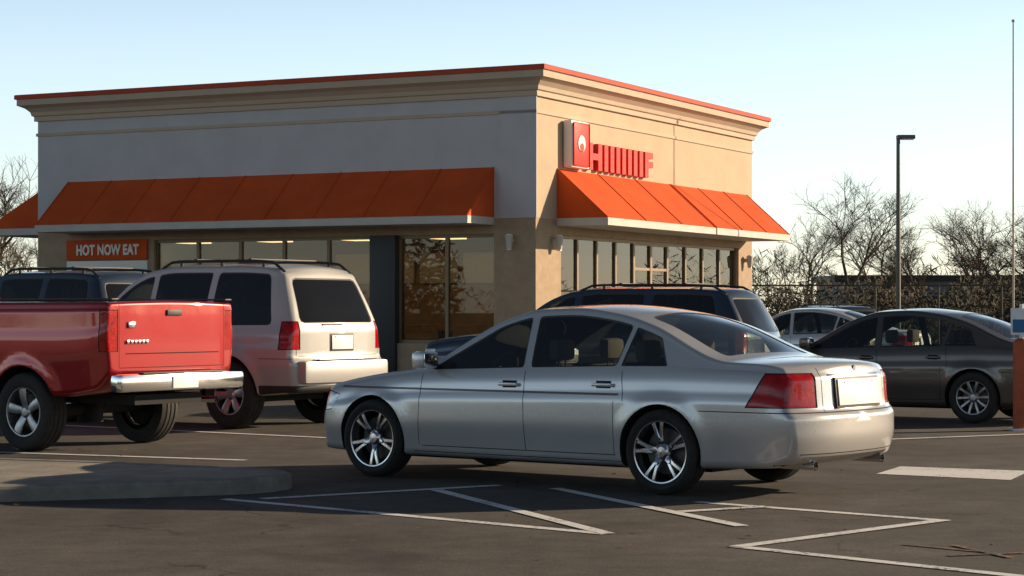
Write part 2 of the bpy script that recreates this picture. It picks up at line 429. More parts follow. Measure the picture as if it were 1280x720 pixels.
cu+=window_cut(SUV,.92,.02,lean_a=-.1,lean_b=.0,mi='glass')
cu+=window_cut(SUV,-.06,-.92,lean_a=0,lean_b=-.02,mi='dglass')
cu+=window_cut(SUV,-1.02,-2.0,lean_a=-.02,lean_b=.14,mi='dglass',r=.06)
cu+=[(end_hs(rpoly([(-.70,1.20),(.70,1.20),(.60,1.71),(-.60,1.71)],.07)),lambda n,c:n.x<-.3,'dglass',(.016,-.008),'black')]
cu+=[(top_hs(rpoly([(.35,.62),(.98,.76),(1.1,.3),(1.1,-.3),(.98,-.76),(.35,-.62)],.05)),lambda n,c:n.z>.3,'glass',(.018,-.006),'black')]
for s in (1,-1):
    cu+=[([hs((-1,0,0),2.13),hs((0,0,1),.90),hs((0,0,-1),-1.22),hs((0,s,0),.72)],lambda n,c:True,'red',(.01,-.006),'gap')]
    cu+=[([hs((1,0,0),2.0),hs((0,0,1),.72),hs((0,0,-1),-.93),hs((0,s,0),.5)],lambda n,c:n.z<.7,'clear',(.01,-.006),'gap')]
cu+=vline(SUV,1.0,.45,1.1,slope=-.04)+vline(SUV,-.02,.45,1.14)+vline(SUV,-.98,.88,1.15,slope=.05)+hline(-.95,1.0,.47)+hline(-.9,.95,.70,w=.03,mi='black')
cu+=hline(-2.3,-1.85,.80)+rearline_h(.83,-.75,.75)+rearline_v(.78,.83,1.2)+rearline_v(-.78,.83,1.2)
cu+=[([hs((0,0,-1),-.50),hs((-1,0,0),1.85)],lambda n,c:n.x<-.2 or abs(n.y)>.2,'black')]
suv_mesh=build_body_mesh('suv_body',SUV,cu)

PK=mkspec(x0=-2.72,x1=4.6,axles=(3.6,-1.5),axz=.40,Ra=.475,cap=0,
 ztop=[(-2.72,1.53),(-2.6,1.535),(.82,1.54),(.9,1.56),(.96,1.88),(1.08,1.97),(1.4,2.0),(1.9,2.0),(2.2,1.93),(2.9,1.43),(3.0,1.4),(3.8,1.33),(4.4,1.22),(4.6,1.05)],
 zbot=[(-2.72,.80),(-2.5,.62),(-2.0,.56),(4.6,.5)],
 zbelt=[(-2.72,1.45),(.82,1.42),(1.6,1.33),(2.8,1.3),(3.8,1.2),(4.6,.95)],
 w=[(-2.72,.955),(-2.4,.985),(3.6,.985),(4.6,.93)],side=[(0,.965),(.2,.98),(.5,1.0),(.66,1.0),(.7,.99),(1,.985)],
 tumble=.2,crown=.02,rc=.05,bow=.03,bowF=.25,bowR=.02,fl=.4,rl=.2,r=.035,flare=.03,xm=1.6)
cp=[]
cp+=window_cut(PK,2.6,1.25,lean_a=-.15,lean_b=0.03,mi='glass')
cp+=[(end_hs(rpoly([(-.66,1.6),(.66,1.6),(.6,1.88),(-.6,1.88)],.05)),lambda n,c:n.x<-.3 and c.x>0,'dglass',(.016,-.006),'black')]
cp+=[(top_hs(rpoly([(2.1,.66),(2.75,.78),(2.87,.3),(2.87,-.3),(2.75,-.78),(2.1,-.66)],.05)),lambda n,c:n.z>.3,'glass',(.018,-.006),'black')]
for s in (1,-1):
    cp+=[([hs((-1,0,0),2.60),hs((0,0,1),1.02),hs((0,0,-1),-1.44),hs((0,s,0),.80)],lambda n,c:n.z<.6,'red',(.008,-.004),'gap')]
    cp+=[([hs((1,0,0),4.2),hs((0,0,1),.85),hs((0,0,-1),-1.12),hs((0,s,0),.6)],lambda n,c:n.z<.6,'clear',(.008,-.004),'gap')]
cp+=rearline_v(.785,.86,1.5)+rearline_v(-.785,.86,1.5)+rearline_h(.86,-.78,.78)+vline(PK,.90,.62,1.5)+vline(PK,1.2,.66,1.3)+vline(PK,2.85,.66,1.3)+hline(1.2,2.85,.66)
cp+=rearline_h(1.0,-.7,.7,w=.006)
pk_mesh=build_body_mesh('pickup_body',PK,cp,boxes=[(-2.64,.80,-.80,.80,.98,2.5)])

def recolor(me,paint,extra=None):
    m=me.copy(); m.materials[0]=paint
    if extra:
        for k,v in extra.items(): m.materials[IDX[k]]=v
    return m
def interior(name,S,par,zs,steer=True,rows=(.05,-.85),zdeck=.72,dx=0):
    bm=bmesh.new()
    addbox(bm,-1.0 if S is SED else min(rows)-.6,.9+dx,-.72,.72,zdeck-.1,zdeck-.06,0)
    for i,rx in enumerate(rows):
        for y in ((.37,-.37) if i==0 else (.42,0,-.42)):
            addbox(bm,rx-.14,rx+.02,y-.24,y+.24,zdeck-.1,zs-.02,1,.05,)
            addbox(bm,rx-.19,rx-.08,y-.13,y+.13,zs+.02,zs+.2,1,.045)
            addcyl(bm,(rx-.13,y-.05,zs-.05),(rx-.13,y-.05,zs+.05),.006,.006,6,0); addcyl(bm,(rx-.13,y+.05,zs-.05),(rx-.13,y+.05,zs+.05),.006,.006,6,0)
    addbox(bm,.62+dx,.95+dx,-.72,.72,zdeck-.1,zdeck+.16,0,.05)
    if S is SED: addbox(bm,-1.75,-1.05,-.6,.6,.93,.955,0,.01)
    c=Vector((.55+dx,.37,zdeck+.2)); tilt=Matrix.Rotation(math.radians(-28),3,'Y')
    P=[c+tilt@Vector((0,math.cos(t)*.18,math.sin(t)*.18)) for t in [2*math.pi*k/20 for k in range(21)]]
    for a,b in zip(P,P[1:]): addcyl(bm,a,b,.014,.014,6,0)
    addcyl(bm,c+Vector((.12,0,-.06)),c,.03,.05,8,0); 
    for t in (0,math.pi,math.pi*1.5): addcyl(bm,c,c+tilt@Vector((0,math.cos(t)*.17,math.sin(t)*.17)),.014,.012,6,0)
    addbox(bm,.42+dx,.45+dx,-.11,.11,zs+.26,zs+.33,0,.01)
    bmobj('interior',bm,[M['dash'],M['seat']],par,40)
def place(par,th,local,world,sc=(1,1,1)):
    par.rotation_euler=(0,0,math.pi-th)
    f=Vector((-math.cos(th),math.sin(th))); l=Vector((-math.sin(th),-math.cos(th)))
    o=Vector(world)-f*local[0]*sc[0]-l*local[1]*sc[1]; par.location=(o.x,o.y,0.008); par.scale=sc
def add_wheels(par,S,wm,yo,R):
    for i,ax in enumerate(S.axles):
        for s in (1,-1):
            o=link(bpy.data.objects.new('wheel_%d'%(i*2+(s<0)+1),wm),par); o.location=(ax,s*yo,R)
            o.rotation_euler=(0,random.uniform(0,6),0 if s>0 else math.pi)
def mirrors(S,par,paint,x,z,big=1.):
    bm=bmesh.new()
    for s in (1,-1):
        p,n=hit(S,(x,s*2,z),(0,-s,0))
        if p is None: continue
        yo=p.y; ya,yb=yo+s*.055,yo+s*(.055+.19*big)
        addbox(bm,x-.05*big,x+.07*big,min(ya,yb),max(ya,yb),z,z+.13*big,0,.035)
        addcyl(bm,(x+.02,yo-s*.02,z+.01),(x+.02,yo+s*.09,z+.05),.03,.022,8,1)
        ya,yb=(yo+s*.075),(yo+s*(.03+.2*big)); addbox(bm,x-.056*big,x-.046*big,min(ya,yb),max(ya,yb),z+.02,z+.115*big,2,.004)
    bmobj('door_mirrors',bm,[paint,M['black'],M['chrome']],par,40)
def handles(S,par,mat,xs,z,z2=None):
    bm=bmesh.new()
    for i,x in enumerate(xs):
        for s in (1,-1):
            zz=z+(.015*i)
            p,n=hit(S,(x,s*2,zz),(0,-s,0))
            y=p.y
            addbox(bm,x-.095,x+.095,y+s*.028-.012,y+s*.028+.012,zz-.016,zz+.014,0,.01)
            addbox(bm,x-.085,x-.06,min(y-s*.01,y+s*.025),max(y-s*.01,y+s*.025),zz-.012,zz+.01,0)
            addbox(bm,x+.06,x+.085,min(y-s*.01,y+s*.025),max(y-s*.01,y+s*.025),zz-.012,zz+.01,0)
            addbox(bm,x-.07,x+.07,min(y-s*.01,y+s*.003),max(y-s*.01,y+s*.003),zz-.03,zz+.03,1,.001)
    bmobj('door_handles',bm,[mat,M['gap']],par,40)
def plate(S,par,z,w,h,mat,name='licence_plate',surround=False):
    pts=[hit(S,(-5,yy,zz),(1,0,0))[0].x for yy in (-w/2,0,w/2) for zz in (z-h/2,z+h/2)]
    xb=min(pts[0::2]); xt=min(pts[1::2]); tilt=math.atan2(xt-xb,h); x=(xb+xt)/2-.006
    bm=bmesh.new(); addbox(bm,-.010,0,-w/2,w/2,-h/2,h/2,0,.003)
    if surround: addbox(bm,.001,.03,-w/2-.025,w/2+.025,-h/2-.02,h/2+.02,1,.004)
    for sy in (-.35,.35): addcyl(bm,(-.013,w*sy,h*.38),(-.009,w*sy,h*.38),.008,.008,8,1)
    o=bmobj(name,bm,[mat,M['black']],par,40); o.location=(x,0,z); o.rotation_euler=(0,tilt,0)
def rack(S,par,x0,x1,y,mat):
    bm=bmesh.new()
    for s in (1,-1):
        P=[]
        for i in range(13):
            x=x0+(x1-x0)*i/12; p,n=hit(S,(x,s*y,4),(0,0,-1)); P.append(Vector((x,s*y,p.z+(.0 if i in(0,12) else .055))))
        for a,b in zip(P,P[1:]): addcyl(bm,a,b,.018,.018,8,0)
        for i in (2,6,10): addcyl(bm,P[i]-Vector((0,0,.07)),P[i],.024,.018,8,0)
    for x in (x0*.72+x1*.28,x0*.28+x1*.72):
        p,n=hit(S,(x,0,4),(0,0,-1)); addbox(bm,x-.025,x+.025,-y,y,p.z+.03,p.z+.05,0,.008)
    bmobj('roof_rack',bm,[mat],par,40)
W_star=wheel_mesh('wheel_star',.335,.25,.225,'star',5)
W_ten=wheel_mesh('wheel_ten',.335,.225,.215,'thin',10,'alloyd')
W_suv=wheel_mesh('wheel_suv',.39,.235,.25,'fat',6,'alloyd')
W_pk=wheel_mesh('wheel_pickup',.40,.255,.27,'fat',5,'alloyd')
silver=paintmat('silver_paint',(.56,.555,.565),.42,.24,.25)
bronze=paintmat('grey_bronze_paint',(.085,.072,.062),.5,.32,.2)
white=paintmat('pearl_white_paint',(.50,.49,.475),.25,.33,.3)
navy=paintmat('dark_blue_paint',(.026,.042,.075),.4,.28,.2)
redp=paintmat('red_paint',(.33,.004,.008),.45,.28,.12)
lsil=paintmat('light_silver_paint',(.6,.6,.6),.5,.32,.2)
def finish_sedan(par,paint,wm,det=True):
    o=link(bpy.data.objects.new('body',recolor(sed_mesh,paint)),par)
    add_wheels(par,SED,wm,.815,.335)
    interior('interior',SED,par,1.0)
    mirrors(SED,par,paint,.86,.95,1.12)
    handles(SED,par,paint,(.06,-.88),.835)
    plate(SED,par,.81,.66,.20,M['plate'],surround=True)
    bm=bmesh.new()
    for y in (.55,-.55): 
        addcyl(bm,(-2.3,y,.255),(-2.60,y,.255),.03,.032,14,0,False)
    addbox(bm,-1.7,1.9,-.6,.6,.17,.21,1)
    for ax in SED.axles: addcyl(bm,(ax,-.75,.33),(ax,.75,.33),.04,.04,8,1)
    bmobj('underbody',bm,[M['chrome'],M['well']],par,40)
    p,n=hit(SED,(-5,0,.985),(1,0,0)); bm=bmesh.new(); addcyl(bm,(p.x+.01,0,.985),(p.x-.006,0,.985),.03,.025,20,0); bmobj('badge',bm,[M['chrome']],par,40)
car=empty('silver_sedan_car'); finish_sedan(car,silver,W_star)
place(car,math.radians(37),(-1.42,.92),(1.17,16.47),(1.01,1.01,1.015))
car2=empty('grey_sedan_car'); finish_sedan(car2,bronze,W_ten)
place(car2,math.radians(33),(-1.42,.90),(5.96,26.9),(1,1,1.0))
def finish_suv(par,paint,wm,rk=True,extra=None):
    link(bpy.data.objects.new('body',recolor(suv_mesh,paint,extra)),par)
    add_wheels(par,SUV,wm,.815,.39)
    interior('interior',SUV,par,1.2,rows=(.0,-.95),zdeck=.9)
    mirrors(SUV,par,paint,.88,1.13,1.2)
    handles(SUV,par,paint,(.12,-.80),1.0)
    plate(SUV,par,.98,.4,.16,M['plate'],surround=True)
    rack(SUV,par,-2.0,.0,.62,M['black'])
    bm=bmesh.new()
    addbox(bm,-2.47,-2.25,-.80,.80,.52,.78,0,.05); addbox(bm,-2.475,-2.3,-.55,.55,.775,.79,1,.004)
    addbox(bm,-1.6,1.8,-.6,.6,.3,.36,2)
    for ax in SUV.axles: addcyl(bm,(ax,-.75,.36),(ax,.75,.36),.05,.05,8,2)
    addbox(bm,-2.36,-2.33,-.02,.35,1.17,1.19,1,.003)
    bmobj('bumper_and_trim',bm,[paint,M['black'],M['well'],M['chrome']],par,40)
suv=empty('white_suv_car'); finish_suv(suv,white,W_suv)
place(suv,math.radians(34),(-1.38,.94),(-3.50,25.65),(1.03,1.03,1.09))
suv2=empty('dark_blue_suv_car'); finish_suv(suv2,navy,W_suv)
place(suv2,math.radians(26),(-2.38,-.9),(4.12,30.9),(1.14,1,.96))
suv3=empty('dark_blue_suv_car'); finish_suv(suv3,navy,W_suv)
place(suv3,math.radians(34),(-1.38,.94),(-6.9,31.3),(1.03,1.03,1.10))
pk=empty('red_pickup_truck')
link(bpy.data.objects.new('body',recolor(pk_mesh,redp,{'well':M['well']})),pk)
add_wheels(pk,PK,W_pk,.83,.40); interior('interior',PK,pk,1.45,rows=(1.6,),zdeck=1.1,dx=1.7); mirrors(PK,pk,M['black'],2.6,1.33,1.4); handles(PK,pk,redp,(1.4,),1.2)
bm=bmesh.new()
addbox(bm,-2.88,-2.72,-.93,.93,.62,.80,0,.045); addbox(bm,-2.89,-2.75,-.62,.62,.797,.812,1,.003); addbox(bm,-2.895,-2.85,-.19,.19,.645,.765,2,.008)
addbox(bm,-2.74,-2.70,-.11,.11,1.38,1.44,1,.01)
addbox(bm,-2.735,-2.715,.57,.67,1.26,1.32,0,.006)
for k in range(6): addbox(bm,-2.735,-2.715,.66-k*.055,.69-k*.055,1.10,1.135,0,.003)
addbox(bm,-2.65,4.4,-.5,.5,.48,.58,3)
addcyl(bm,(-1.5,-.8,.4),(-1.5,.8,.4),.06,.06,10,3); addcyl(bm,(-1.5,0,.26),(-1.5,0,.52),.14,.14,12,3); addcyl(bm,(3.6,-.8,.4),(3.6,.8,.4),.05,.05,10,3)
addcyl(bm,(-2.3,-.6,.5),(-2.68,-.7,.5),.035,.035,12,0,False)
addbox(bm,-2.72,.80,.80,.90,1.535,1.555,1,.008); addbox(bm,-2.72,.80,-.90,-.80,1.535,1.555,1,.008)
bmobj('bumper_and_chassis',bm,[M['chrome'],M['black'],M['plate'],M['well']],pk,40)
place(pk,math.radians(34),(-1.5,.96),(-5.08,21.6),(1,1,1.02))
# background cars
c3=empty('silver_sedan_car'); finish_sedan(c3,lsil,W_ten); place(c3,math.radians(28),(-1.42,.9),(6.55,40.0),(.95,.95,1.02))
c4=empty('dark_blue_suv_car'); finish_suv(c4,navy,W_suv); place(c4,math.radians(62),(-1.38,.9),(8.9,60.0),(.95,.95,.85))
c5=empty('grey_sedan_car'); finish_sedan(c5,bronze,W_ten); place(c5,math.radians(30),(-1.42,.9),(11.6,37.5))
# ---------------------------------------------------------------- ground
def asphalt(name,c,crack=True,seed=0):
    m,nt,b=newmat(name); N=nt.nodes; L=nt.links
    tc=N.new('ShaderNodeTexCoord')
    def noise(s,d=8,r=.6):
        n=N.new('ShaderNodeTexNoise'); n.inputs['Scale'].default_value=s; n.inputs['Detail'].default_value=d; n.inputs['Roughness'].default_value=r
        L.new(tc.outputs['Object'],n.inputs['Vector']); return n
    big=noise(.22,6,.6); mid=noise(2.5,8,.7); fine=noise(90,3,.8)
    r1=N.new('ShaderNodeValToRGB'); r1.color_ramp.elements[0].position=.35; r1.color_ramp.elements[1].position=.66
    r1.color_ramp.elements[0].color=(*[k*.72 for k in c],1); r1.color_ramp.elements[1].color=(*[k*1.35 for k in c],1); L.new(big.outputs['Fac'],r1.inputs['Fac'])
    r2=N.new('ShaderNodeMapRange'); r2.inputs['From Min'].default_value=.3; r2.inputs['From Max'].default_value=.7; r2.inputs['To Min'].default_value=.7; r2.inputs['To Max'].default_value=1.25; L.new(mid.outputs['Fac'],r2.inputs['Value'])
    r3=N.new('ShaderNodeMapRange'); r3.inputs['From Min'].default_value=.3; r3.inputs['From Max'].default_value=.75; r3.inputs['To Min'].default_value=.45; r3.inputs['To Max'].default_value=1.9; L.new(fine.outputs['Fac'],r3.inputs['Value'])
    mm=N.new('ShaderNodeMath'); mm.operation='MULTIPLY'; L.new(r2.outputs[0],mm.inputs[0]); L.new(r3.outputs[0],mm.inputs[1])
    mx=N.new('ShaderNodeMix'); mx.data_type='RGBA'; mx.blend_type='MULTIPLY'; mx.inputs['Factor'].default_value=1
    L.new(r1.outputs['Color'],mx.inputs['A']); cc=N.new('ShaderNodeCombineColor'); [L.new(mm.outputs[0],cc.inputs[i]) for i in range(3)]; L.new(cc.outputs[0],mx.inputs['B'])
    last=mx.outputs['Result']
    if crack:
        ds=noise(.8,4,.6); va=N.new('ShaderNodeVectorMath'); va.operation='MULTIPLY_ADD'; va.inputs[1].default_value=(1.6,1.6,0)
        L.new(ds.outputs['Color'],va.inputs[0]); L.new(tc.outputs['Object'],va.inputs[2])
        vo=N.new('ShaderNodeTexVoronoi'); vo.feature='DISTANCE_TO_EDGE'; vo.inputs['Scale'].default_value=.3; L.new(va.outputs[0],vo.inputs['Vector'])
        lt=N.new('ShaderNodeMapRange'); lt.inputs['From Min'].default_value=.0; lt.inputs['From Max'].default_value=.006; lt.inputs['To Min'].default_value=.75; lt.inputs['To Max'].default_value=0; L.new(vo.outputs['Distance'],lt.inputs['Value'])
        mk=N.new('ShaderNodeMath'); mk.operation='MULTIPLY'; L.new(lt.outputs[0],mk.inputs[0]); 
        g=noise(.35,2); gr=N.new('ShaderNodeMapRange'); gr.inputs['From Min'].default_value=.45; gr.inputs['From Max'].default_value=.55; L.new(g.outputs['Fac'],gr.inputs['Value']); L.new(gr.outputs[0],mk.inputs[1])
        mc=N.new('ShaderNodeMix'); mc.data_type='RGBA'; mc.inputs['B'].default_value=(.012,.012,.013,1); L.new(mk.outputs[0],mc.inputs['Factor']); L.new(last,mc.inputs['A']); last=mc.outputs['Result']
        st=noise(.55,3,.5); sr=N.new('ShaderNodeMapRange'); sr.inputs['From Min'].default_value=.62; sr.inputs['From Max'].default_value=.72; sr.inputs['To Max'].default_value=.55; L.new(st.outputs['Fac'],sr.inputs['Value'])
        ms=N.new('ShaderNodeMix'); ms.data_type='RGBA'; ms.inputs['B'].default_value=(.02,.019,.018,1); L.new(sr.outputs[0],ms.inputs['Factor']); L.new(last,ms.inputs['A']); last=ms.outputs['Result']
    L.new(last,b.inputs['Base Color']); b.inputs['Roughness'].default_value=.85; b.inputs['Specular IOR Level'].default_value=.25
    bp=N.new('ShaderNodeBump'); bp.inputs['Strength'].default_value=.3; bp.inputs['Distance'].default_value=.002; L.new(fine.outputs['Fac'],bp.inputs['Height']); L.new(bp.outputs[0],b.inputs['Normal'])
    return m
M['asph']=asphalt('asphalt',(.084,.076,.070))
M['conc']=asphalt('concrete',(.26,.24,.21),False)
M['grass']=pmat('dry_grass',(.09,.085,.035),.95,col2=(.15,.13,.07),vscale=.6,bump=.6,bscale=8,bdist=.05)
def sheet(name,pts,z,mat,parent=None): return meshobj(name,[(x,y,z) for x,y in pts],[tuple(range(len(pts)))],mat,parent)
sheet('ground',[(-900,-900),(900,-900),(900,1500),(-900,1500)],0,M['grass'])
sheet('parking_lot',[(-70,-40),(70,-40),(70,76),(-70,76)],.004,M['asph'])
def worn(name,c,th=.50):
    m,nt,b=newmat(name); N=nt.nodes; L=nt.links; tc=N.new('ShaderNodeTexCoord')
    n=N.new('ShaderNodeTexNoise'); n.inputs['Scale'].default_value=28; n.inputs['Detail'].default_value=8; n.inputs['Roughness'].default_value=.75; L.new(tc.outputs['Object'],n.inputs['Vector'])
    n2=N.new('ShaderNodeTexNoise'); n2.inputs['Scale'].default_value=2; n2.inputs['Detail'].default_value=3; L.new(tc.outputs['Object'],n2.inputs['Vector'])
    ad=N.new('ShaderNodeMath'); ad.operation='MULTIPLY_ADD'; ad.inputs[1].default_value=.5; L.new(n2.outputs['Fac'],ad.inputs[0]); L.new(n.outputs['Fac'],ad.inputs[2])
    r=N.new('ShaderNodeMapRange'); r.inputs['From Min'].default_value=th+.22; r.inputs['From Max'].default_value=th+.36; L.new(ad.outputs[0],r.inputs['Value'])
    mx=N.new('ShaderNodeMix'); mx.data_type='RGBA'; mx.inputs['A'].default_value=(*c,1); mx.inputs['B'].default_value=(.07,.068,.066,1); L.new(r.outputs[0],mx.inputs['Factor'])
    L.new(mx.outputs['Result'],b.inputs['Base Color']); b.inputs['Roughness'].default_value=.7; return m
M['line']=worn('line_paint',(.74,.74,.75),.57); M['oline']=worn('orange_marking_paint',(.5,.2,.07),.40)
def lines(name,segs,mat,w=.1,z=.008):
    V=[];F=[]
    for k,s in enumerate(segs):
        (x0,y0),(x1,y1)=s[0],s[1]; ww=s[2] if len(s)>2 else w
        d=Vector((x1-x0,y1-y0)).normalized(); n=Vector((-d.y,d.x))*ww/2; b=len(V)
        zz=z+.0008*(k%6)
        for p in ((x0-n.x,y0-n.y),(x1-n.x,y1-n.y),(x1+n.x,y1+n.y),(x0+n.x,y0+n.y)): V.append((*p,zz))
        F.append((b,b+1,b+2,b+3))
    return meshobj(name,V,F,mat)
lines('parking_lines',[((-2.23,16.13),(.62,13.62)),((-1.95,16.15),(-.1,17.4)),((-.62,16.95),(.63,13.62)),((.35,17.1),(1.56,14.1)),((1.22,15.1),(1.9,15.5)),
 ((1.386,12.85),(3.02,14.5)),((1.4,15.9),(3.02,14.48)),((1.38,12.9),(4.2,10.0)),((-8.5,22.8),(-2.6,20.3)),((-6.5,27),(-1.2,23.2)),((3.6,23.2),(9.5,26.4)),((6.8,22.6),(12,25.8)),((3,31.5),(7.5,34.2)),((5,36),(9,38.4))],M['line'],.11)
sheet('stop_bar_marking',[(3.64,19.5),(4.72,18.95),(4.30,17.94),(3.26,18.62)],.008,M['line'])
lines('orange_marking',[((2.45,13.0),(2.85,12.6)),((2.6,12.4),(3.1,12.55)),((2.75,12.95),(2.95,12.3))],M['oline'],.05,.009)
def slab(name,pts,h,top,side,kw=.15,parent=None):
    n=len(pts); P=[Vector(p) for p in pts]; c=sum(P,Vector((0,0)))/n
    ins=[]
    for i in range(n):
        a=(P[i]-P[i-1]).normalized(); b=(P[(i+1)%n]-P[i]).normalized(); nn=Vector((-a.y-b.y,a.x+b.x)).normalized()
        if nn.dot(c-P[i])<0: nn=-nn
        ins.append(nn)
    V=[];F=[];mi=[]
    for off,z in ((0,0),(.0,h-.03),(.008,h-.01),(.03,h),(kw,h),(kw+.004,h-.006)):
        for i in range(n): q=P[i]+ins[i]*off; V.append((q.x,q.y,z))
    for k in range(5):
        for i in range(n):
            F.append((k*n+i,k*n+(i+1)%n,(k+1)*n+(i+1)%n,(k+1)*n+i)); mi.append(1)
    F.append(tuple(range(5*n,6*n))); mi.append(0)
    return meshobj(name,V,F,[top,side],parent,mi)
M['kerb']=pmat('kerb_concrete',(.22,.205,.185),.9,var=.3,vscale=5,bump=.3,bscale=40)
def arc(cx,cy,r,a0,a1,n): return [(cx+r*math.cos(math.radians(a0+(a1-a0)*i/n)),cy+r*math.sin(math.radians(a0+(a1-a0)*i/n))) for i in range(n+1)]
isl=[(-14,14.9),(-6,15.55),(-4.2,15.8),(-3.2,16.15)]+arc(-2.5,17.15,.68,-70,80,8)+[(-3.6,18.5),(-6,19.5),(-14,21.5)]
slab('kerb_island_pavement',isl,.13,M['conc'],M['kerb'])
# ---------------------------------------------------------------- building
B=empty('fast_food_restaurant',(.467,40.97,0),math.radians(-27))
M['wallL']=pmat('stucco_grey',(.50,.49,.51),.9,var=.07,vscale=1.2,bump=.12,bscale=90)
M['wallF']=pmat('stucco_tan',(.50,.39,.275),.9,var=.09,vscale=1.2,bump=.12,bscale=90)
M['stone']=pmat('tan_masonry',(.38,.28,.19),.9,var=.15,vscale=4,bump=.15,bscale=50)
M['trim']=pmat('cornice_tan',(.48,.385,.29),.8,var=.06,vscale=2)
M['cap']=pmat('red_cap',(.46,.06,.025),.6,var=.1,vscale=2,spec=.2)
M['awn']=pmat('orange_awning',(.58,.085,.018),.75,var=.14,vscale=1.2,bump=.1,bscale=8,spec=.15)
M['fasc']=pmat('awning_fascia',(.5,.47,.43),.6,var=.08)
M['frame']=pmat('window_frame_bronze',(.20,.145,.09),.45,metal=.3)
M['dark']=pmat('dark_panel',(.02,.02,.022),.5)
M['int']=pmat('interior_wall',(.34,.22,.11),.9,var=.4,vscale=1.5)
M['signr']=pmat('sign_red',(.62,.03,.02),.5,spec=.2); M['signw']=pmat('sign_white',(.75,.72,.68),.4)
M['clamp']=pmat('ceiling_light',(.8,.8,.8),.5,emis=((1,.70,.38),7))
LX,LY=12.45,12.13
H0,H1=.80,3.0
T=.3
def lw(name,t0,t1,z0,z1,mat,y0=0,y1=T,bev=0): return box(name,-t1,-t0,y0,y1,z0,z1,mat,B,bev)
lw('left_upper_wall',0,LX,3.3,5.72,M['wallL'])
lw('left_header',.0,LX,3.0,3.3,M['stone'])
lw('corner_pier',0,.93,0,3.0,M['stone'])
lw('left_dado',.93,3.15,0,H0,M['stone']); lw('left_dado_2',3.75,9.25,0,H0,M['stone']); lw('pier_2',9.25,LX,0,3.0,M['stone'])
lw('dark_column',3.15,3.75,0,3.0,M['dark'],-.10,T,.01)
lw('corner_pilaster',-.03,.80,3.3,5.70,M['wallL'],-.03,-.003)
def fw(name,t0,t1,z0,z1,mat,x0=-T,x1=0,bev=0): return box(name,x0,x1,t0,t1,z0,z1,mat,B,bev)
fw('front_upper_wall',T+.002,LY,3.3,5.718,M['wallF']); fw('front_header',T+.002,LY,3.0,3.298,M['stone'])
fw('front_skin',0.002,T+.002,3.3,5.718,M['wallF'],-.003,.004)
fw('front_pier',T+.002,1.15,0,2.998,M['stone']); fw('front_pier_end',11.2,LY,0,3.0,M['stone'])
fw('front_dado_a',1.15,5.0,0,.55,M['stone']); fw('front_dado_b',6.9,11.2,0,.55,M['stone'])
box('back_wall',-LX,-T,LY-T,LY-.002,0,5.7,M['wallL'],B); box('end_wall',-LX,-LX+T,T+.002,LY-T-.002,0,5.7,M['wallL'],B)
box('roof_deck',-LX+T,-T-.002,T+.002,LY-T-.002,5.6,5.7,M['dark'],B)
box('ceiling',-LX+T,-T-.002,T+.002,LY-T-.002,3.1,3.16,M['signw'],B)
box('floor',-LX+T,-T-.002,T+.002,LY-T-.002,.1,.14,M['stone'],B)
box('partition',-LX+T,-T-2.5,5.5,5.6,.14,3.1,M['int'],B)
bm=bmesh.new()
for i in range(5):
    for j in range(2): addbox(bm,-11.3+i*2.3,-10.7+i*2.3,1.6+j*2,2.2+j*2,3.06,3.095,0)
for j in range(3): addbox(bm,-2.0,-1.4,5.2+j*2,5.8+j*2,3.06,3.095,0)
bmobj('ceiling_lights',bm,[M['clamp']],B)
bm=bmesh.new()
addbox(bm,-8,-3.5,4.0,4.6,.14,1.15,0,.02)
for tx in (-2,-3.6,-5.4,-7.2):
    addcyl(bm,(tx,1.4,.14),(tx,1.4,.85),.04,.04,10,1); addbox(bm,tx-.4,tx+.4,1.05,1.75,.85,.89,0,.01)
    for sx in (-.65,.65): addbox(bm,tx+sx-.2,tx+sx+.2,1.2,1.6,.55,.6,1,.01); addbox(bm,tx+sx*1.3-.02,tx+sx*1.3+.02,1.2,1.6,.6,1.05,1,.01); addcyl(bm,(tx+sx,1.4,.14),(tx+sx,1.4,.55),.03,.03,8,1)
for k in range(4): addbox(bm,-8+k*1.15,-7+k*1.15,5.42,5.47,2.1,2.8,2,.01)
bmobj('counter_and_tables',bm,[M['int'],M['dark'],M['signw']],B,40)
def glazing(name,axis,t0,t1,z0,z1,n,door=None,trans=None,fr=.07):
    bm=bmesh.new(); bg=bmesh.new()
    def bx(b,a0,a1,d0,d1,za,zb,mi=0):
        if axis=='L': addbox(b,-a1,-a0,d0,d1,za,zb,mi)
        else: addbox(b,-d1,-d0,a0,a1,za,zb,mi)
    bx(bm,t0,t1,.08,.16,z0,z0+fr); bx(bm,t0,t1,.08,.16,z1-fr,z1)
    for i in range(n+1):
        t=t0+(t1-t0)*i/n; a=max(t0,t-fr/2); b_=min(t1,t+fr/2); bx(bm,a,b_,.075,.165,z0+fr+.002,z1-fr-.002)
    if trans: bx(bm,t0+fr/2,t1-fr/2,.083,.157,trans,trans+.06)
    if door:
        for t in door: bx(bm,t-.03,t+.03,.04,.075,.95,1.25,0)
    bx(bg,t0+.01,t1-.01,.118,.124,z0+.01,z1-.01)
    bmobj(name+'_frame',bm,[M['frame']],B); bmobj(name+'_glass',bg,[M['wglass']],B)
glazing('window_a','L',.93,3.15,H0,H1,2); glazing('window_b','L',3.75,9.25,H0,H1,5)
glazing('window_c','F',1.15,5.0,.55,H1,4); glazing('door','F',5.0,6.9,.14,H1,2,door=(5.9,6.0),trans=2.35,fr=.1); glazing('window_d','F',6.9,11.2,.55,H1,4)
lw('banner_panel',9.4,11.6,2.58,3.02,M['awn'],-.06,-.003,.01); lw('banner_base',9.4,11.6,2.2,2.56,M['signw'],-.05,-.003,.01)
